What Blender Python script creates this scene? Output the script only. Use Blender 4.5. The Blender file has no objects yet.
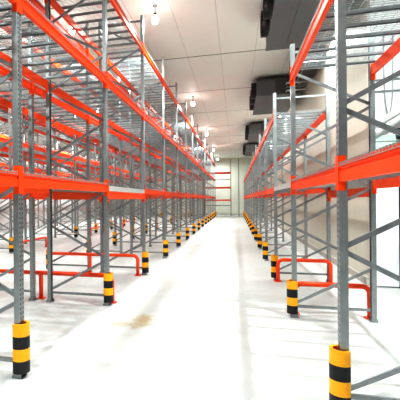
import bpy, math, random
from mathutils import Vector, Matrix
random.seed(7)
SC = bpy.context.scene
COL = SC.collection

# ------------------------------------------------------------------ materials
def new_mat(name):
    m = bpy.data.materials.new(name); m.use_nodes = True
    nt = m.node_tree; b = nt.nodes['Principled BSDF']
    return m, nt, b

def math_node(nt, op, a, b=None):
    n = nt.nodes.new('ShaderNodeMath'); n.operation = op
    for i, v in enumerate((a, b)):
        if v is None: continue
        if isinstance(v, (int, float)): n.inputs[i].default_value = v
        else: nt.links.new(v, n.inputs[i])
    return n.outputs[0]

def mix_col(nt, fac, a, b):
    n = nt.nodes.new('ShaderNodeMix'); n.data_type = 'RGBA'
    if isinstance(fac, (int, float)): n.inputs[0].default_value = fac
    else: nt.links.new(fac, n.inputs[0])
    for sock, v in ((n.inputs[6], a), (n.inputs[7], b)):
        if isinstance(v, tuple): sock.default_value = (*v, 1)
        else: nt.links.new(v, sock)
    return n.outputs[2]

def obj_coord(nt):
    tc = nt.nodes.new('ShaderNodeTexCoord')
    s = nt.nodes.new('ShaderNodeSeparateXYZ'); nt.links.new(tc.outputs['Object'], s.inputs[0])
    return tc.outputs['Object'], s.outputs

def noise(nt, vec, scale, detail=3, stretch=None):
    if stretch:
        mp = nt.nodes.new('ShaderNodeMapping'); mp.inputs['Scale'].default_value = stretch
        nt.links.new(vec, mp.inputs[0]); vec = mp.outputs[0]
    n = nt.nodes.new('ShaderNodeTexNoise'); n.inputs['Scale'].default_value = scale
    n.inputs['Detail'].default_value = detail
    nt.links.new(vec, n.inputs['Vector'])
    return n.outputs['Fac']

def ramp(nt, fac, p0, p1):
    mr = nt.nodes.new('ShaderNodeMapRange'); mr.inputs[1].default_value = p0; mr.inputs[2].default_value = p1
    nt.links.new(fac, mr.inputs[0]); return mr.outputs[0]

def simple(name, col, rough=.5, metal=0., var=.12, scale=6., spec=.5):
    m, nt, b = new_mat(name)
    v, _ = obj_coord(nt)
    f = noise(nt, v, scale)
    dark = tuple(c * (1 - var) for c in col); lite = tuple(min(1, c * (1 + var)) for c in col)
    nt.links.new(mix_col(nt, f, dark, lite), b.inputs['Base Color'])
    b.inputs['Roughness'].default_value = rough; b.inputs['Metallic'].default_value = metal
    b.inputs['Specular IOR Level'].default_value = spec
    return m

M = {}
M['zinc'] = simple('galvanised_steel', (.34, .36, .37), .36, .6, .35, 9)
M['wire'] = simple('zinc_wire', (.40, .44, .45), .42, .4, .1, 9)
M['orange'] = simple('orange_powder_coat', (.90, .08, .003), .4, 0, .06, 3, .3)
M['redrail'] = simple('red_orange_paint', (.95, .085, .012), .35, 0, .06, 3)
M['yellow'] = simple('yellow_plastic', (.95, .45, .004), .35, 0, .05, 3)
M['black'] = simple('black_plastic', (.012, .012, .014), .4, 0, .2, 3)
M['dark'] = simple('dark_casing', (.035, .035, .04), .5, .1, .2, 3)
M['coolgrey'] = simple('cooler_sheet', (.17, .175, .185), .45, .2, .12, 2)
M['coolend'] = simple('cooler_end_sheet', (.11, .105, .10), .5, .2, .12, 2)
M['copper'] = simple('dull_red_motor', (.25, .03, .03), .5, .1, .1, 3)
M['sheet'] = simple('galvanised_sheet', (.62, .65, .64), .4, .3, .1, 3)
M['pipe'] = simple('white_lagging', (.8, .81, .8), .6, 0, .05, 3)
M['doorwhite'] = simple('white_door_sheet', (.84, .86, .9), .35, 0, .03, 1)
M['palegreen'] = simple('pale_green_sheet', (.55, .66, .6), .4, 0, .05, 1)
M['kerb'] = simple('concrete_kerb', (.5, .48, .44), .8, 0, .15, 4)

# post with two columns of slots on the web faces
def post_mat():
    m, nt, b = new_mat('slotted_galvanised_steel')
    v, (x, y, z) = obj_coord(nt)
    f = noise(nt, v, 9)
    base = mix_col(nt, f, (.30, .32, .325), (.48, .505, .51))
    fz = math_node(nt, 'FRACT', math_node(nt, 'MULTIPLY', z, 1 / .05))
    mz = math_node(nt, 'MULTIPLY', math_node(nt, 'GREATER_THAN', fz, .28), math_node(nt, 'LESS_THAN', fz, .72))
    ya = math_node(nt, 'ABSOLUTE', math_node(nt, 'SUBTRACT', math_node(nt, 'ABSOLUTE', y), .026))
    my = math_node(nt, 'LESS_THAN', ya, .008)
    geo = nt.nodes.new('ShaderNodeNewGeometry')
    sn = nt.nodes.new('ShaderNodeSeparateXYZ')
    vt = nt.nodes.new('ShaderNodeVectorTransform'); vt.vector_type = 'NORMAL'; vt.convert_from = 'WORLD'; vt.convert_to = 'OBJECT'
    nt.links.new(geo.outputs['Normal'], vt.inputs[0]); nt.links.new(vt.outputs[0], sn.inputs[0])
    mn = math_node(nt, 'GREATER_THAN', math_node(nt, 'ABSOLUTE', sn.outputs[0]), .8)
    mask = math_node(nt, 'MULTIPLY', math_node(nt, 'MULTIPLY', mz, my), mn)
    nt.links.new(mix_col(nt, mask, base, (.03, .03, .035)), b.inputs['Base Color'])
    nt.links.new(math_node(nt, 'MULTIPLY', math_node(nt, 'SUBTRACT', 1, mask), .85), b.inputs['Metallic'])
    b.inputs['Roughness'].default_value = .38
    return m
M['post'] = post_mat()

def floor_mat():
    m, nt, b = new_mat('polished_concrete')
    v, (x, y, z) = obj_coord(nt)
    f1 = noise(nt, v, .35, 5); f2 = noise(nt, v, 3.0, 6)
    c = mix_col(nt, ramp(nt, f1, .3, .7), (.61, .635, .615), (.68, .70, .695))
    c = mix_col(nt, ramp(nt, f2, .55, .8), c, (.58, .58, .55))
    # tan stain on the aisle
    def stain(cx, cy, rx, ry, col, amt, c):
        dx = math_node(nt, 'DIVIDE', math_node(nt, 'SUBTRACT', x, cx), rx)
        dy = math_node(nt, 'DIVIDE', math_node(nt, 'SUBTRACT', y, cy), ry)
        d = math_node(nt, 'SQRT', math_node(nt, 'ADD', math_node(nt, 'MULTIPLY', dx, dx), math_node(nt, 'MULTIPLY', dy, dy)))
        d = math_node(nt, 'ADD', d, math_node(nt, 'MULTIPLY', math_node(nt, 'SUBTRACT', noise(nt, v, 6, 4), .5), 2.0))
        k = math_node(nt, 'MULTIPLY', ramp(nt, d, 1.0, .3), amt)
        return mix_col(nt, k, c, col)
    c = stain(-1.40, 6.0, .22, .45, (.50, .38, .18), .8, c)
    c = stain(-1.72, 5.75, .30, .16, (.48, .40, .25), .7, c)
    c = stain(-.75, 7.3, .3, .12, (.62, .55, .42), .2, c)
    # saw-cut joints
    for axis, per, off in ((x, 6.0, 1.2), (y, 6.0, 2.1)):
        fr = math_node(nt, 'ABSOLUTE', math_node(nt, 'SUBTRACT', math_node(nt, 'FRACT', math_node(nt, 'DIVIDE', math_node(nt, 'ADD', axis, 60 + off), per)), .5))
        ln = math_node(nt, 'LESS_THAN', fr, .0008)
        c = mix_col(nt, math_node(nt, 'MULTIPLY', ln, .35), c, (.4, .39, .37))
    nt.links.new(c, b.inputs['Base Color'])
    nt.links.new(math_node(nt, 'ADD', math_node(nt, 'MULTIPLY', f2, .25), .28), b.inputs['Roughness'])
    b.inputs['Specular IOR Level'].default_value = .35
    return m
M['floor'] = floor_mat()

def panel_mat(name, col, lines, rough=.4, var=.05):
    """painted sandwich panels; lines = (axis, period, offset, half width m, strength, colour)"""
    m, nt, b = new_mat(name)
    v, s = obj_coord(nt)
    f = noise(nt, v, .4, 3)
    c = mix_col(nt, f, tuple(k * (1 - var) for k in col), tuple(min(1, k * (1 + var)) for k in col))
    for ax, per, off, hw, st, lc in lines:
        fr = math_node(nt, 'ABSOLUTE', math_node(nt, 'SUBTRACT', math_node(nt, 'FRACT', math_node(nt, 'DIVIDE', math_node(nt, 'ADD', s[ax], per * 40.5 - off), per)), .5))
        ln = math_node(nt, 'LESS_THAN', fr, hw / per)
        c = mix_col(nt, math_node(nt, 'MULTIPLY', ln, st), c, lc)
    nt.links.new(c, b.inputs['Base Color'])
    b.inputs['Roughness'].default_value = rough
    return m
M['ceil'] = panel_mat('ceiling_panels', (.90, .93, .88), [(1, 4.66, 14.37, .035, .85, (.16, .15, .14)), (0, 1.15, .68, .012, .35, (.42, .41, .38))], .5)
M['wall'] = panel_mat('cream_wall_panels', (.72, .725, .64), [(0, 1.15, .3, .012, .35, (.45, .45, .4))], .45)
M['wallside'] = panel_mat('shaded_beige_wall_panels', (.62, .62, .53), [(1, 1.15, .3, .012, .4, (.45, .4, .35))], .4)  # shaded side of the stepped wall, its shade put into the beige
M['walldim'] = panel_mat('grey_wall_panels', (.25, .25, .25), [(0, 1.15, .3, .01, .3, (.15, .15, .15))], .6)  # unseen front wall, darkened to cut bounce from behind the camera
M['wallwhite'] = panel_mat('white_wall_panels', (.82, .83, .83), [(0, 1.15, .3, .01, .3, (.5, .5, .5))], .45)

def emit(name, col, st):
    m, nt, b = new_mat(name)
    b.inputs['Base Color'].default_value = (*col, 1)
    b.inputs['Emission Color'].default_value = (*col, 1); b.inputs['Emission Strength'].default_value = st
    return m
M['lamp'] = emit('lamp_glow', (1, .98, .94), 18)

# ------------------------------------------------------------------ mesh builder
class MB:
    def __init__(s): s.v = []; s.f = []; s.mi = []
    def add(s, vs, fs, mi=0, mat=None):
        o = len(s.v)
        s.v += [tuple(mat @ Vector(p)) if mat else tuple(p) for p in vs]
        s.f += [tuple(i + o for i in f) for f in fs]; s.mi += [mi] * len(fs)
    def box(s, x0, x1, y0, y1, z0, z1, mi=0):
        s.add([(x0,y0,z0),(x1,y0,z0),(x1,y1,z0),(x0,y1,z0),(x0,y0,z1),(x1,y0,z1),(x1,y1,z1),(x0,y1,z1)],
              [(0,3,2,1),(4,5,6,7),(0,1,5,4),(1,2,6,5),(2,3,7,6),(3,0,4,7)], mi)
    def bar(s, a, b, w, h, side=(0,1,0), mi=0):
        """box bar from a to b; w along 'side', h along the third direction"""
        a = Vector(a); b = Vector(b); d = (b - a).normalized(); sd = Vector(side)
        sd = (sd - d * sd.dot(d)).normalized(); up = d.cross(sd)
        q = []
        for p in (a, b):
            for i, j in ((-1,-1),(1,-1),(1,1),(-1,1)): q.append(p + sd * (w/2*i) + up * (h/2*j))
        s.add(q, [(0,3,2,1),(4,5,6,7),(0,1,5,4),(1,2,6,5),(2,3,7,6),(3,0,4,7)], mi)
    def prism(s, prof, axis, t0, t1, mi=0):
        """closed profile of (a,b) pairs extruded along axis ('y': prof is (x,z); 'z': prof is (x,y))"""
        n = len(prof); vs = []
        for t in (t0, t1):
            for a, b in prof: vs.append((a, t, b) if axis == 'y' else (a, b, t) if axis == 'z' else (t, a, b))
        fs = [(i, (i+1) % n, (i+1) % n + n, i + n) for i in range(n)] + [tuple(range(n))[::-1], tuple(range(n, 2*n))]
        s.add(vs, fs, mi)
    def tube(s, pts, r, seg=10, mi=0, caps=True):
        pts = [Vector(p) for p in pts]; rings = []; o = len(s.v); ref = None
        for i, p in enumerate(pts):
            t = (pts[min(i+1, len(pts)-1)] - pts[max(i-1, 0)]).normalized()
            if ref is None:
                ref = t.cross(Vector((.13, .37, .92)) if abs(t.z) < .9 else Vector((0, 1, 0))).normalized()
            ref = (ref - t * ref.dot(t)).normalized(); u = t.cross(ref)
            for k in range(seg):
                a = 2*math.pi*k/seg; s.v.append(tuple(p + ref*(r*math.cos(a)) + u*(r*math.sin(a))))
        for i in range(len(pts)-1):
            for k in range(seg):
                a = o + i*seg + k; b = o + i*seg + (k+1) % seg
                s.f.append((a, b, b+seg, a+seg)); s.mi.append(mi)
        if caps:
            s.f.append(tuple(o + k for k in range(seg))[::-1]); s.mi.append(mi)
            e = o + (len(pts)-1)*seg; s.f.append(tuple(e + k for k in range(seg))); s.mi.append(mi)
    def lathe(s, prof, seg=16, mi=0, c=(0,0,0)):
        o = len(s.v); n = len(prof)
        for k in range(seg):
            a = 2*math.pi*k/seg
            for r, z in prof: s.v.append((c[0]+r*math.cos(a), c[1]+r*math.sin(a), c[2]+z))
        for k in range(seg):
            for i in range(n-1):
                a = o+k*n+i; b = o+((k+1) % seg)*n+i
                s.f.append((a, b, b+1, a+1)); s.mi.append(mi)
    def merge(s, o, mat):
        k = len(s.v); s.v += [tuple(mat @ Vector(p)) for p in o.v]
        s.f += [tuple(i + k for i in f) for f in o.f]; s.mi += o.mi
    def mesh(s, name, mats, smooth=False):
        me = bpy.data.meshes.new(name); me.from_pydata(s.v, [], s.f)
        for m in (mats if isinstance(mats, (list, tuple)) else [mats]): me.materials.append(m)
        me.polygons.foreach_set('material_index', s.mi)
        if smooth: me.polygons.foreach_set('use_smooth', [True]*len(s.f))
        me.update(); return me

def link(name, me, parent=None):
    o = bpy.data.objects.new(name, me); COL.objects.link(o)
    if parent: o.parent = parent
    return o
def part(name, mb, mats, parent, smooth=False, loc=None):
    o = link(name, mb.mesh(name, mats, smooth), parent)
    if loc: o.location = loc
    return o
def tag(o, label, cat, group=None, kind='thing'):
    o['label'] = label; o['category'] = cat
    if group: o['group'] = group
    o['kind'] = kind
    return o
def struct(name, mb, mats):
    o = link(name, mb.mesh(name, mats)); o['kind'] = 'structure'; return o
def copy_tree(src, parent=None):
    c = src.copy(); COL.objects.link(c); c.parent = parent
    for ch in KIDS.get(src.name, []): copy_tree(ch, c)
    return c
KIDS = {}
def remember(o):
    for x in bpy.data.objects:
        if x.parent: KIDS.setdefault(x.parent.name, [])
    KIDS.clear()
    for x in bpy.data.objects:
        if x.parent: KIDS.setdefault(x.parent.name, []).append(x)

# ------------------------------------------------------------------ layout constants (metres; camera stands at x=0, y=0)
EYE = 1.85
DEP = 1.17                      # depth of a rack
Y0, PITCH, NF = .80, 2.98, 16   # first upright, bay pitch, uprights in a row
CEIL = 6.95
WALLY, WALLL, WALLB, WALLR = 50.5, -16.5, -6.0, 2.75
fy = lambda k: Y0 + PITCH * k
ORD = ['zeroth','first','second','third','fourth','fifth','sixth','seventh','eighth','ninth','tenth','eleventh','twelfth','thirteenth','fourteenth','fifteenth','sixteenth','seventeenth']

TH = math.radians(15.18)
def project(x, y, z):
    d = y*math.cos(TH) - x*math.sin(TH); r = x*math.cos(TH) + y*math.sin(TH)
    if d < .3: return None
    return 127.4 + 400*r/d, 200 - 400*(z-EYE)/d, d

# ------------------------------------------------------------------ upright
PW, PD = .09, .066              # post width along the aisle, depth
def post_prof(sgn):
    """omega section, web on the outside; sgn=-1: web faces -x, x runs 0..PD"""
    t = .006; w = PW/2
    p = [(0,-w),(0,-.015),(.010,-.009),(.010,.009),(0,.015),(0,w),(PD,w),(PD,w-.022),(PD-t,w-.022),(PD-t,w-t),(t,w-t),
         (t+.004,.02),(.010+t,.012),(.010+t,-.012),(t+.004,-.02),(t,-w+t),(PD-t,-w+t),(PD-t,-w+.022),(PD,-w+.022),(PD,-w)]
    if sgn > 0: p = [(-a, b) for a, b in p][::-1]
    return p
def brace_nodes(h):
    z = .20; n = []; k = 0
    while z < h - .05: n.append((k % 2, z)); z += .61; k += 1
    return n
def post_mb(sgn, h):
    m = MB(); m.prism(post_prof(sgn), 'z', .008, h); return m
def foot_mb(sgn):
    m = MB(); c = PD/2*(1 if sgn < 0 else -1)
    m.box(c-.065, c+.065, -.058, .058, 0, .008)
    for sx in (-1, 1):
        m.lathe([(0,.03),(.012,.03),(.012,.008)], 8, 0, (c+sx*.05, .045*sx, 0))
    m.box(c-.045, c+.045, .047, .052, .008, .055); m.box(c-.045, c+.045, -.052, -.047, .008, .055)
    return m
def brace_list(h):
    out = []
    xs = (.045, DEP-.045); nd = brace_nodes(h)
    def cch(a, b, dy):
        m = MB(); a = Vector((a[0], dy, a[1])); b = Vector((b[0], dy, b[1]))
        m.bar(a, b, .004, .040)
        d = (b-a).normalized(); up = d.cross(Vector((0,1,0)))
        for s in (-1, 1): m.bar(a+up*(.019*s)+Vector((0,.011,0)), b+up*(.019*s)+Vector((0,.011,0)), .026, .004)
        return m
    out.append(cch((xs[0], .17), (xs[1], .17), -.012))
    for i in range(len(nd)-1):
        out.append(cch((xs[nd[i][0]], nd[i][1]+.02), (xs[nd[i+1][0]], nd[i+1][1]-.02), .012 if i % 2 else -.012))
    top = h-.12
    out.append(cch((xs[0], top), (xs[1], top), .0))
    return out
PROTO = {}
def upright_proto(h):
    r = link('rack_upright', None)
    for s, x in ((-1, 0), (1, DEP)):
        p = part('post', post_mb(s, h), M['post'], r, loc=(x, 0, 0))
        part('base_plate', foot_mb(s), M['zinc'], p)
    for b in brace_list(h): part('brace', b, M['zinc'], r)
    return r
def upright_single(h):
    m = MB()
    for s, x in ((-1, 0), (1, DEP)):
        m.merge(post_mb(s, h), Matrix.Translation((x,0,0))); m.merge(foot_mb(s), Matrix.Translation((x,0,0)))
    for b in brace_list(h): m.merge(b, Matrix.Identity(4))
    return m

# ------------------------------------------------------------------ crossbeam: origin at bay centre, outer face at x=0 looking towards -x (side -1)
BL, BH, BT = PITCH - PW, .15, .05
def beam_prof(sgn):
    h = BH/2
    p = [(0,-h),(0,.004),(.014,.014),(.014,.030),(0,.038),(0,h),(BT-.012,h),(BT-.012,h-.028),(BT,h-.028),(BT,-h)]
    p = p[::-1]
    if sgn > 0: p = [(-a, b) for a, b in p][::-1]
    return p
def beam_bar(sgn):
    m = MB(); m.prism(beam_prof(sgn), 'y', -BL/2+.001, BL/2-.001); return m
def beam_conn(sgn, e):
    m = MB(); q = -sgn  # q: direction inwards
    y0 = e*BL/2
    xa, xb = (-.007*q, -.001*q)
    # plate hooked on the post's web, and the leg that wraps down the side
    m.box(min(xa,xb), max(xa,xb), *sorted((y0-e*.006, y0+e*.0445)), -.15, .145)
    m.box(min(-.006*q, PD*.8*q), max(-.006*q, PD*.8*q), *sorted((y0-e*.006, y0-e*.001)), -.15, .145)
    m.lathe([(0,.004),(.008,.004),(.008,0)], 6, 0, (0,0,0)) if False else None
    return m
def beam_proto(sgn, mat):
    r = link('rack_crossbeam', None)
    part('beam_bar', beam_bar(sgn), mat, r)
    for e in (-1, 1): part('end_connector', beam_conn(sgn, e), mat, r)
    return r
def beam_single(sgn):
    m = beam_bar(sgn)
    for e in (-1, 1): m.merge(beam_conn(sgn, e), Matrix.Identity(4))
    return m

# ------------------------------------------------------------------ wire deck: origin at centre of bay, z=0 is the top of the beams
def deck_wires(fine=True):
    m = MB(); L = BL - .06; w = .005 if fine else .006
    n = 52 if fine else 26
    for i in range(n+1):
        y = -L/2 + L*i/n; t = w if fine else w*1.7
        m.box(-DEP/2-.006, DEP/2+.006, y-t/2, y+t/2, .006, .011)
        if fine:
            m.box(-DEP/2-.008, -DEP/2-.003, y-t/2, y+t/2, -.022, .011)
            m.box(DEP/2+.003, DEP/2+.008, y-t/2, y+t/2, -.022, .011)
    nx = 11
    for i in range(nx+1):
        x = -DEP/2+.01 + (DEP-.02)*i/nx
        m.box(x-w/2, x+w/2, -L/2, L/2, .001, .006)
    if fine:
        for x in (-DEP/2-.006, DEP/2+.006): m.box(x-w/2, x+w/2, -L/2, L/2, -.022, -.017)
    return m
NCH = 8
def deck_channel(i):
    m = MB(); L = BL - .06; y = -L/2 + L*(i+.5)/NCH
    m.box(-DEP/2+.056, DEP/2-.056, y-.024, y+.024, -.004, .0)
    for s in (-1, 1): m.box(-DEP/2+.056, DEP/2-.056, y+s*.024-.002, y+s*.024+.002, -.032, 0)
    return m
def deck_proto():
    r = link('wire_deck', None)
    part('wire_mesh', deck_wires(), M['wire'], r)
    for i in range(NCH): part('support_channel', deck_channel(i), M['zinc'], r)
    return r
def deck_single():
    m = deck_wires(False)
    for i in range(NCH): m.merge(deck_channel(i), Matrix.Identity(4))
    return m
def sheet_deck():
    L = BL - .02; r = link('sheet_deck', None)
    m = MB(); m.box(-DEP/2, DEP/2, -L/2, L/2, 0, .004)
    for i in range(12):
        y = -L/2 + L*(i+.5)/12; m.box(-DEP/2+.06, DEP/2-.06, y-.02, y+.02, -.02, 0)
    part('steel_sheet', m, M['sheet'], r)
    for q in (-1, 1):
        m = MB(); m.box(*sorted((q*(DEP/2+.002), q*(DEP/2+.006))), -L/2, L/2, -.088, .004)
        m.box(*sorted((q*(DEP/2-.02), q*(DEP/2+.006))), -L/2, L/2, .004, .007)
        part('edge_lip', m, M['sheet'], r)
    return r

# ------------------------------------------------------------------ post guard (striped sleeve open at the back); opening towards +x
def guard_mb():
    m = MB(); R, r = .092, .062; seg = 22; a0 = math.radians(50); a1 = math.radians(310)
    zs = [.06 + .51*i/4 for i in range(5)]
    for j in range(4):
        mi = j % 2
        o = len(m.v); z0, z1 = zs[j], zs[j+1]
        for k in range(seg+1):
            a = a0 + (a1-a0)*k/seg; c, s = math.cos(a), math.sin(a)
            m.v += [(R*c,R*s,z0),(R*c,R*s,z1),(r*c,r*s,z1),(r*c,r*s,z0)]
        for k in range(seg):
            p = o+4*k
            m.f.append((p,p+4,p+5,p+1)); m.mi.append(mi)
            m.f.append((p+2,p+6,p+7,p+3)); m.mi.append(2)
            if j == 3: m.f.append((p+1,p+5,p+6,p+2)); m.mi.append(mi)
            if j == 0: m.f.append((p+3,p+7,p+4,p)); m.mi.append(mi)
        for p, fl in ((o, 0), (o+4*seg, 1)):
            m.f.append((p,p+1,p+2,p+3) if not fl else (p+3,p+2,p+1,p)); m.mi.append(mi)
    return m

# ================================================================== the room
b = MB(); b.box(WALLL-.3, 9.3, WALLB-.3, WALLY+.3, -.2, 0); struct('floor', b, M['floor'])
b = MB(); b.box(WALLL-.3, 9.3, WALLB-.3, WALLY+.3, CEIL, CEIL+.2); struct('ceiling', b, M['ceil'])
b = MB(); b.box(WALLL-.2, 9.2, WALLY, WALLY+.2, 0, CEIL); struct('wall_back', b, M['wall'])
b = MB(); b.box(WALLL-.2, WALLL, WALLB, WALLY, 0, CEIL); struct('wall_left', b, M['wallwhite'])
b = MB(); b.box(WALLL-.2, 9.2, WALLB-.2, WALLB, 0, CEIL); struct('wall_front', b, M['walldim'])
RY = 9.45                                                   # where the right wall steps back
b = MB(); b.box(WALLR, WALLR+.2, RY+.2, WALLY, 0, CEIL); struct('wall_right', b, M['wallside'])
b = MB(); b.box(WALLR, 9.2, RY, RY+.2, 0, CEIL); struct('wall_return', b, M['wallwhite'])
b = MB(); b.box(9.0, 9.2, WALLB, RY, 0, CEIL); struct('wall_outer', b, M['wallwhite'])
b = MB(); b.box(WALLR-.08, WALLR, RY+.1, WALLY, 0, .16); struct('baseboard_right', b, M['kerb'])
b = MB(); b.box(WALLL, WALLR, WALLY-.06, WALLY, 0, .14); struct('baseboard_back', b, M['kerb'])

# white insulated door on the stepped wall, with its black edge seal
b = MB(); b.box(WALLR+.02, WALLR+.48, RY-.06, RY, .03, 2.86)
d = struct('door_1', b, M['doorwhite'])
b = MB(); b.box(WALLR+.49, WALLR+.62, RY-.10, RY, 0, 3.0); b.box(WALLR+.44, WALLR+.72, RY-.16, RY, 3.06, 3.28)
o = part('edge_seal', b, M['black'], d)
b = MB(); b.box(WALLR+.0, WALLR+1.4, RY-.04, RY, 2.88, 3.16)
b.box(WALLR+.0, WALLR+1.4, RY-.07, RY-.04, 3.04, 3.07)
o = struct('trim_1', b, M['palegreen'])

# ================================================================== racks
LEV_L = (2.08, 3.99, 5.64); H_L = 6.46
LEV_R = (2.07, 3.77); H_R = 4.28
ROWS = [  # key, low x, side of the aisle guards, levels, height, first upright, words
    ('A', -3.36, 1, LEV_L, H_L, 0, 'rack under the hanging lamps'),
    ('R',  .843, -1, LEV_R, H_R, 0, 'rack below the ceiling coolers'),
    ('B', -4.82, -1, LEV_L, H_L, 1, 'rack backing onto the lamp rack'),
    ('C', -8.92, 1, LEV_L, H_L, 3, 'rack facing it across second aisle'),
    ('D', -10.35, -1, LEV_L, H_L, 4, 'rack backing onto the second aisle rack'),
    ('E', -14.1, 1, LEV_L, H_L, 6, 'rack by the far side wall'),
]
SHORT = {'A': 'the lamp-side rack', 'R': 'the cooler-side rack', 'B': 'the rack behind the lamp-side rack',
         'C': 'the second-aisle rack', 'D': 'the rack behind the second-aisle rack', 'E': 'the side-wall rack'}
LEVN = ['lowest', 'second', 'top']
uprights, beams, decks, guards = [], [], [], []
for key, xl, gside, levs, H, k0, words in ROWS:
    for k in range(k0, NF):
        uprights.append((key, k, xl, fy(k), H))
        if key not in 'DE' and k > 0: guards.append((key, k, (xl + DEP if gside > 0 else xl), fy(k), gside))
    for k in range(k0, NF-1):
        yc = fy(k) + PITCH/2
        for li, z in enumerate(levs):
            if key == 'R' and k == 2 and li > 0: continue      # the cross passage is open above
            for side in (-1, 1):
                beams.append((key, k, li, side, (xl if side < 0 else xl + DEP), yc, z, gside))
            decks.append((key, k, li, xl + DEP/2, yc, z + BH/2))
def inview(x, y, z, margin=60):
    p = project(x, y, z)
    return p is not None and -margin < p[0] < 400+margin and -margin-30 < p[1] < 400+margin
def dist(x, y): return math.hypot(x, y)

# uprights
PROTO['uL'], PROTO['uR'] = upright_proto(H_L), upright_proto(H_R)
PROTO['usL'] = upright_single(H_L).mesh('rack_upright', M['post']); PROTO['usR'] = upright_single(H_R).mesh('rack_upright', M['post'])
bp = {}
for s in (-1, 1):
    bp[s] = beam_proto(s, M['orange'])
    PROTO['bs', s] = beam_single(s).mesh('rack_crossbeam', M['orange'])
dp = deck_proto(); ds = deck_single().mesh('wire_deck', [M['wire']])
remember(None)

# ordinals count from the first one that shows in the photo
def seen(x, y):
    p = project(x, y, EYE); return p is not None and 0 <= p[0] <= 400
XL = {r[0]: r[1] for r in ROWS}; GS = {r[0]: r[2] for r in ROWS}
FIRST = {}
for key in XL:
    xs = (XL[key], XL[key] + DEP); xg = xs[1] if GS[key] > 0 else xs[0]
    FIRST[key, 'upright'] = min(k for k in range(NF) if any(seen(x, fy(k)) for x in xs))
    FIRST[key, 'guard'] = min(k for k in range(NF) if seen(xg, fy(k)))
    FIRST[key, 'bay'] = min(k for k in range(NF) if any(seen(x, fy(k) + PITCH*t/20) for x in xs for t in range(1, 20)))
def ordw(key, what, k):
    i = k - FIRST[key, what] + 1
    return ORD[i] + ' visible' if i > 0 else 'out-of-view'
for key, k, xl, y, H in uprights:
    near = (key in 'AR' and k <= 6) or (key == 'B' and k <= 5) or (key == 'C' and k <= 4)
    if near: o = copy_tree(PROTO['uL' if H == H_L else 'uR'])
    else: o = link('rack_upright', PROTO['usL' if H == H_L else 'usR'])
    o.location = (xl, y, 0)
    tag(o, f'grey braced steel upright, {ordw(key, "upright", k)} along {SHORT[key]}', 'rack upright', f'uprights of {SHORT[key]}')

# crossbeams: the largest in the photo one by one, the rest in one mass
PASS = 2
beams.sort(key=lambda q: dist(q[4], q[5]) + (4 if q[0] in 'BCD' else 0))
rest = MB(); n = 0
for key, k, li, side, x, y, z, gside in beams:
    ends = [project(x, y + e*BL/2, z) for e in (-1, 0, 1)]
    vis = any(p and -30 < p[0] < 430 and -30 < p[1] < 430 for p in ends) or dist(x, y) < 4.5
    if not vis: continue
    front = side == gside
    if n < 290:
        deep = key in 'AR' and k == PASS and li == 0          # the beams under the passage's sheet deck sit lower
        if deep and key == 'R' and front: continue
        near = dist(x, y) < 17
        if near: o = copy_tree(bp[side])
        else: o = link('rack_crossbeam', PROTO['bs', side])
        o.location = (x, y, z - (.12 if deep else 0))
        tag(o, f'orange {"front" if front else "rear"} beam, {LEVN[li]} level, {ordw(key, "bay", k)} bay of {SHORT[key]}', 'beam', f'{LEVN[li]} level beams of {SHORT[key]}')
        n += 1
    else:
        rest.merge(beam_single(side), Matrix.Translation((x, y, z)))
if rest.v:
    o = link('distant_rack_crossbeam', rest.mesh('distant_rack_crossbeam', M['orange']))
    tag(o, 'mass of far orange beams deep among the racks', 'beams', None, 'stuff')

drest = MB(); n = 0
decks.sort(key=lambda q: dist(q[3], q[4]) + (4 if q[0] in 'BCD' else 0))
for key, k, li, x, y, z in decks:
    ends = [project(x, y + e*BL/2, z) for e in (-1, 0, 1)]
    vis = any(p and -30 < p[0] < 430 and -60 < p[1] < 430 for p in ends) or dist(x, y) < 5
    if not vis: continue
    if key in 'AR' and k == PASS and li == 0:
        o = sheet_deck(); o.location = (x, y, z - (.045 if key == 'A' else .02))
        tag(o, f'solid grey sheet deck over the cross passage in {SHORT[key]}', 'deck'); continue
    if n < 240:
        o = copy_tree(dp) if dist(x, y) < 15 else link('wire_deck', ds)
        o.location = (x, y, z)
        tag(o, f'grey wire mesh deck, {LEVN[li]} level, {ordw(key, "bay", k)} bay of {SHORT[key]}', 'deck', f'{LEVN[li]} level mesh decks of {SHORT[key]}')
        n += 1
for o in (PROTO['uL'], PROTO['uR'], bp[-1], bp[1], dp):
    for ch in KIDS.get(o.name, []):
        for g in KIDS.get(ch.name, []): bpy.data.objects.remove(g)
        bpy.data.objects.remove(ch)
    bpy.data.objects.remove(o)

# post guards
gm = guard_mb().mesh('post_guard', [M['black'], M['yellow'], M['redrail']], False)
for key, k, x, y, gs in guards:
    if k < FIRST[key, 'guard']: continue
    o = link('post_guard', gm); o.location = (x - gs*.012, y, 0)
    if gs > 0: o.rotation_euler.z = math.pi
    tag(o, f'yellow and black striped post guard, {ordw(key, "guard", k)} one along {SHORT[key]}', 'post guard', f'striped guards along {SHORT[key]}')

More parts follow.
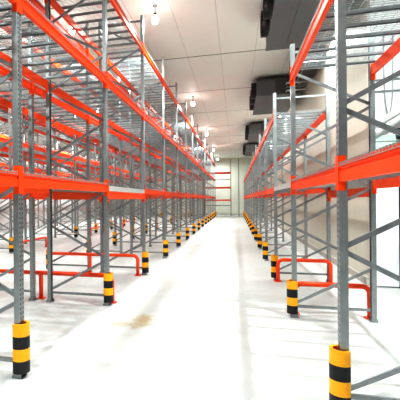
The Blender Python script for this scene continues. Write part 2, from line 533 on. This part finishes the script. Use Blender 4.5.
# tubular guard rails at the cross passage
def rail(x0, x1, y, legs, label, hgt=.49, r=.04):
    root = link('guard_rail', None); root.location = ((x0+x1)/2, y, 0)
    hx = (x1-x0)/2; bend = .11
    pts = [(-hx, 0, .01), (-hx, 0, hgt-bend)]
    pts += [(-hx+bend*(1-math.cos(a)), 0, hgt-bend+bend*math.sin(a)) for a in [math.pi/2*i/6 for i in range(1, 7)]]
    pts += [(hx-bend*(1-math.cos(a)), 0, hgt-bend+bend*math.sin(a)) for a in [math.pi/2*i/6 for i in range(6, 0, -1)]]
    pts += [(hx, 0, hgt-bend), (hx, 0, .01)]
    m = MB(); m.tube(pts, r, 14); part('bent_tube', m, M['redrail'], root, True)
    for lx in legs:
        m = MB(); m.tube([(lx-root.location.x, 0, .01), (lx-root.location.x, 0, hgt-.01)], r, 14); part('middle_leg', m, M['redrail'], root, True)
    for fx in [-hx, hx] + [lx-root.location.x for lx in legs]:
        m = MB(); m.box(fx-.075, fx+.075, -.06, .06, 0, .01)
        for sx in (-1, 1): m.lathe([(0,.022),(.012,.022),(.012,.01)], 8, 0, (fx+sx*.058, .04, 0))
        part('base_plate', m, M['redrail'], root)
    return tag(root, label, 'guard rail', 'tubular guard rails')
rail(-4.72, -2.18, fy(2)+.17, [-3.60], 'long red tube guard rail behind second post guard of the lamp-side rack')
rail(-4.72, -2.35, fy(3)-.165, [-3.60], 'long red tube guard rail before third post guard of the lamp-side rack')
rail(.90, 1.98, fy(2)+.17, [], 'short red tube guard rail behind second post guard of the cooler-side rack')
rail(.90, 1.98, fy(3)-.165, [], 'short red tube guard rail before third post guard of the cooler-side rack')
for ya, yb, w in ((12.9, 14.75, 'first'), (19.9, 22.1, 'second'), (26.2, 28.6, 'third')):
    o = rail(-(yb-ya)/2, (yb-ya)/2, (ya+yb)/2, [], f'low red guard rail along the second-aisle rack, {w} from near end', .40)
    o.location.x = -7.42; o.rotation_euler.z = math.pi/2

# ================================================================== rack across the end wall
EY = 46.4
em = PROTO['usL']
for i, ex in enumerate((-3.53, -.55, .32)):
    o = link('rack_upright', em); o.location = (ex, EY, 0); o.rotation_euler.z = math.pi/2
    tag(o, f'grey upright of the end-wall rack, {ORD[i+1]} from the lamp side', 'rack upright', 'uprights of the end-wall rack')
for z, w in ((1.80, 'lowest'), (3.22, 'middle'), (4.9, 'top')):
    for yy, fr, s in ((EY, 'front', -1), (EY + DEP, 'rear', 1)):
        o = link('rack_crossbeam', PROTO['bs', s]); o.location = (-2.04, yy, z); o.rotation_euler.z = math.pi/2
        tag(o, f'orange {fr} beam at {w} level of the end-wall rack', 'beam', 'beams of the end-wall rack')
for z, w in ((1.80+.075, 'lowest'), (3.22+.075, 'middle'), (4.9+.075, 'top')):
    o = link('wire_deck', ds); o.location = (-2.04, EY + DEP/2, z); o.rotation_euler.z = math.pi/2
    tag(o, f'grey wire deck at {w} level of the end-wall rack', 'deck', 'decks of the end-wall rack')
for z, w in ((1.2, 'lower'), (4.12, 'upper')):
    b = MB(); b.box(-3.47, -.6, EY, EY+.05, z-.05, z+.05); b.box(-3.47, -.6, EY+.05, EY+DEP, z+.04, z+.05)
    o = part('steel_shelf', b, M['zinc'], None); tag(o, f'{w} plain grey steel shelf of the end-wall rack', 'shelf')

# ================================================================== ceiling coolers
def cooler(y0, label):
    L, x0, x1, z0, z1 = 3.8, .87, 2.45, 6.12, 6.79
    r = link('ceiling_cooler', None); r.location = (0, y0, 0)
    b = MB(); b.box(x0, x1, 0.02, L-.02, z0+.03, z1); part('casing', b, M['coolend'], r)
    b = MB(); b.box(x0-.02, x1+.02, 0, L, z0-.02, z0+.03)
    b.box(x0+.5, x0+.56, .1, L-.1, z0-.035, z0-.02)
    part('drip_tray', b, M['coolgrey'], r)
    b = MB(); b.box(x0+.0, x0+.72, -.015, .02, z0+.03, z1-.06); part('end_panel', b, M['coolgrey'], r)
    for i in range(3):
        yc = .62 + i*1.12; zc = (z0+z1)/2+.03
        mt = Matrix.Translation((x0, yc, zc)) @ Matrix.Rotation(-math.pi/2, 4, 'Y')
        q = MB(); q.lathe([(.30,0),(.31,.17),(.335,.19),(.335,.0)], 24); b = MB(); b.merge(q, mt)
        f = part('fan', b, M['black'], r, True)
        q = MB()
        for k in range(5):
            a = 2*math.pi*k/5; c, s = math.cos(a), math.sin(a)
            q.add([(.07*c, .07*s, .06), (.29*math.cos(a-.25), .29*math.sin(a-.25), .05), (.29*math.cos(a+.3), .29*math.sin(a+.3), .11), (.07*math.cos(a+.5), .07*math.sin(a+.5), .1)], [(0,1,2,3)])
        b = MB(); b.merge(q, mt); part('fan_blades', b, M['dark'], f)
        q = MB(); q.lathe([(0,.15),(.07,.14),(.08,.0)], 16); b = MB(); b.merge(q, mt); part('fan_motor', b, M['copper'], f, True)
    for yy in (.3, L-.3):
        for xx in (x0+.15, x1-.25):
            b = MB(); b.box(xx-.02, xx+.02, yy-.02, yy+.02, z1, CEIL); part('hanger', b, M['zinc'], r)
    for zz, rr, m in ((6.5, .035, 'pipe'), (6.35, .025, 'zinc'), (6.2, .03, 'pipe')):
        b = MB(); b.tube([(x1-.45, -.02, zz), (x1-.45, -.16, zz), (x1+.1, -.16, zz), (WALLR+.02, -.16, zz+.02)], rr, 10); part('pipe', b, M[m], r, True)
    tag(r, label, 'air cooler', 'air coolers on the ceiling')
for y0, w in ((8.3, 'first from near end'), (17.3, 'second from near end'), (27.3, 'third from near end'), (37.3, 'last one before the end wall')):
    cooler(y0, 'dark grey ceiling air cooler with black fans, ' + w)

r = link('ceiling_duct', None); r.location = (2.33, 14.8, 6.18)
b = MB(); b.box(-.38, .38, -1.1, 1.1, .02, CEIL-6.18); part('duct_body', b, M['dark'], r)
b = MB(); b.box(-.40, -.36, -1.12, 1.12, 0, .04); b.box(.36, .40, -1.12, 1.12, 0, .04); b.box(-.36, .36, -1.12, -1.08, 0, .04); b.box(-.36, .36, 1.08, 1.12, 0, .04)
b.box(-.14, -.11, -1.1, 1.1, 0, .03)
part('flange', b, M['zinc'], r)
tag(r, 'dark box duct under the ceiling between first and second coolers', 'duct')

# ================================================================== hanging lamps
def lamp_proto():
    r = link('hanging_lamp', None)
    b = MB(); b.lathe([(0,0),(.06,0),(.06,-.03),(.02,-.05),(0,-.05)], 16); part('ceiling_rose', b, M['zinc'], r, True)
    b = MB(); b.tube([(0,0,-.04),(0,0,-.22)], .009, 8); part('cord', b, M['dark'], r)
    b = MB(); b.lathe([(0,-.20),(.035,-.21),(.04,-.27),(0,-.27)], 14); part('socket', b, M['dark'], r, True)
    b = MB(); b.lathe([(.04,-.27),(.075,-.30),(.09,-.36),(.085,-.43),(.05,-.48),(0,-.49)], 14); part('bulb', b, M['lamp'], r, True)
    return r
POWER = 300
lp = lamp_proto(); remember(None)
LR = [(-2.0, 'over the front of the lamp-side rack'), (2.5, 'over the cooler-side rack'), (-4.35, 'behind the lamp-side rack'), (-6.9, 'over the second aisle'), (-12.0, 'added over the side aisle to brighten it')]  # last row is added to brighten the left wall
for x, w in LR:
    for i, y in enumerate((.9, 10.3, 19.8, 29.3, 38.8, 47.6) if x < 0 else (.9, 5.2, 12.8, 24.3, 34.2, 44)):
        if x == -4.35 and i not in (1, 3): continue
        if x == -12 and i == 0: continue
        if i == 5 and x != -2.0: continue
        if i == 0 and x > 0: continue
        o = copy_tree(lp); o.location = (x, y, CEIL)
        li = bpy.data.lights.new('lamp_light', 'AREA'); li.shape = 'DISK'; li.size = .22
        li.energy = POWER * (1.6 if x < -11 else .75 if x < -3 else 1.9 if x > 0 and i == 1 else .7 if x > 0 and i > 0 else 1) * (1.5 if i == 0 else 1.1 if i > 2 else .9); li.color = (.93, 1, 1)
        lo = bpy.data.objects.new('lamp_light', li); COL.objects.link(lo); lo.parent = o; lo.location = (0, 0, -.5)
        tag(o, 'lit hanging bulb ' + w + ', ' + (ORD[i+1] if x != -2.0 else ORD[i] + ' visible' if i else 'out-of-view one') + ' in its line', 'lamp', f'bulbs {w}')
for ch in KIDS[lp.name]: bpy.data.objects.remove(ch)
bpy.data.objects.remove(lp)

# ducts and a looped cable on the bright stepped wall
for z, w in ((3.20, 'lower'), (3.36, 'upper')):
    b = MB(); b.tube([(WALLR+.03, RY-.115, z), (WALLR+2.4, RY-.115, z+1.47)], .06, 14)
    o = part('wall_pipe', b, M['pipe'], None, True); tag(o, f'pale lagged pipe sloping up the white wall, {w} of two', 'pipe')
for z, w in ((4.08, 'lower'), (4.32, 'upper')):
    b = MB(); b.tube([(WALLR+.0, RY-.018, z), (8.98, RY-.018, z)], .02, 8)
    o = part('conduit', b, M['zinc'], None, True); tag(o, f'thin level grey conduit along the white wall, {w} of two', 'conduit')
pts = []
for i in range(25):
    t = i/24; a = t*math.pi
    pts.append((WALLR+.31-.085*math.cos(a), RY-.065, 5.3-1.7*math.sin(a)**.5))
b = MB(); b.tube(pts, .012, 6)
o = part('looped_cable', b, M['zinc'], None, True); tag(o, 'thin grey cable hanging in a loop on white wall', 'cable')

# ================================================================== world, camera, colour
w = bpy.data.worlds.new('World'); SC.world = w; w.use_nodes = True
w.node_tree.nodes['Background'].inputs[0].default_value = (1, 1, 1, 1)
w.node_tree.nodes['Background'].inputs[1].default_value = .3
cam = bpy.data.cameras.new('camera'); co = bpy.data.objects.new('camera', cam); COL.objects.link(co)
cam.sensor_width = 36; cam.lens = 36; cam.clip_start = .05; cam.clip_end = 200
cam.shift_x = 72.6/400; cam.shift_y = .6/400
co.location = (0, 0, EYE)
co.rotation_euler = (Matrix.Rotation(TH, 3, 'Z') @ Matrix.Rotation(math.pi/2, 3, 'X') @ Matrix.Rotation(math.radians(-.5), 3, 'Z')).to_euler()
SC.camera = co
SC.view_settings.view_transform = 'Standard'
SC.view_settings.look = 'None'
SC.view_settings.exposure = 0.1
SC.view_settings.gamma = 0.73
SC.cycles.max_bounces = 8; SC.cycles.diffuse_bounces = 5; SC.cycles.glossy_bounces = 3
SC.cycles.use_denoising = True
SC.cycles.sample_clamp_indirect = 8
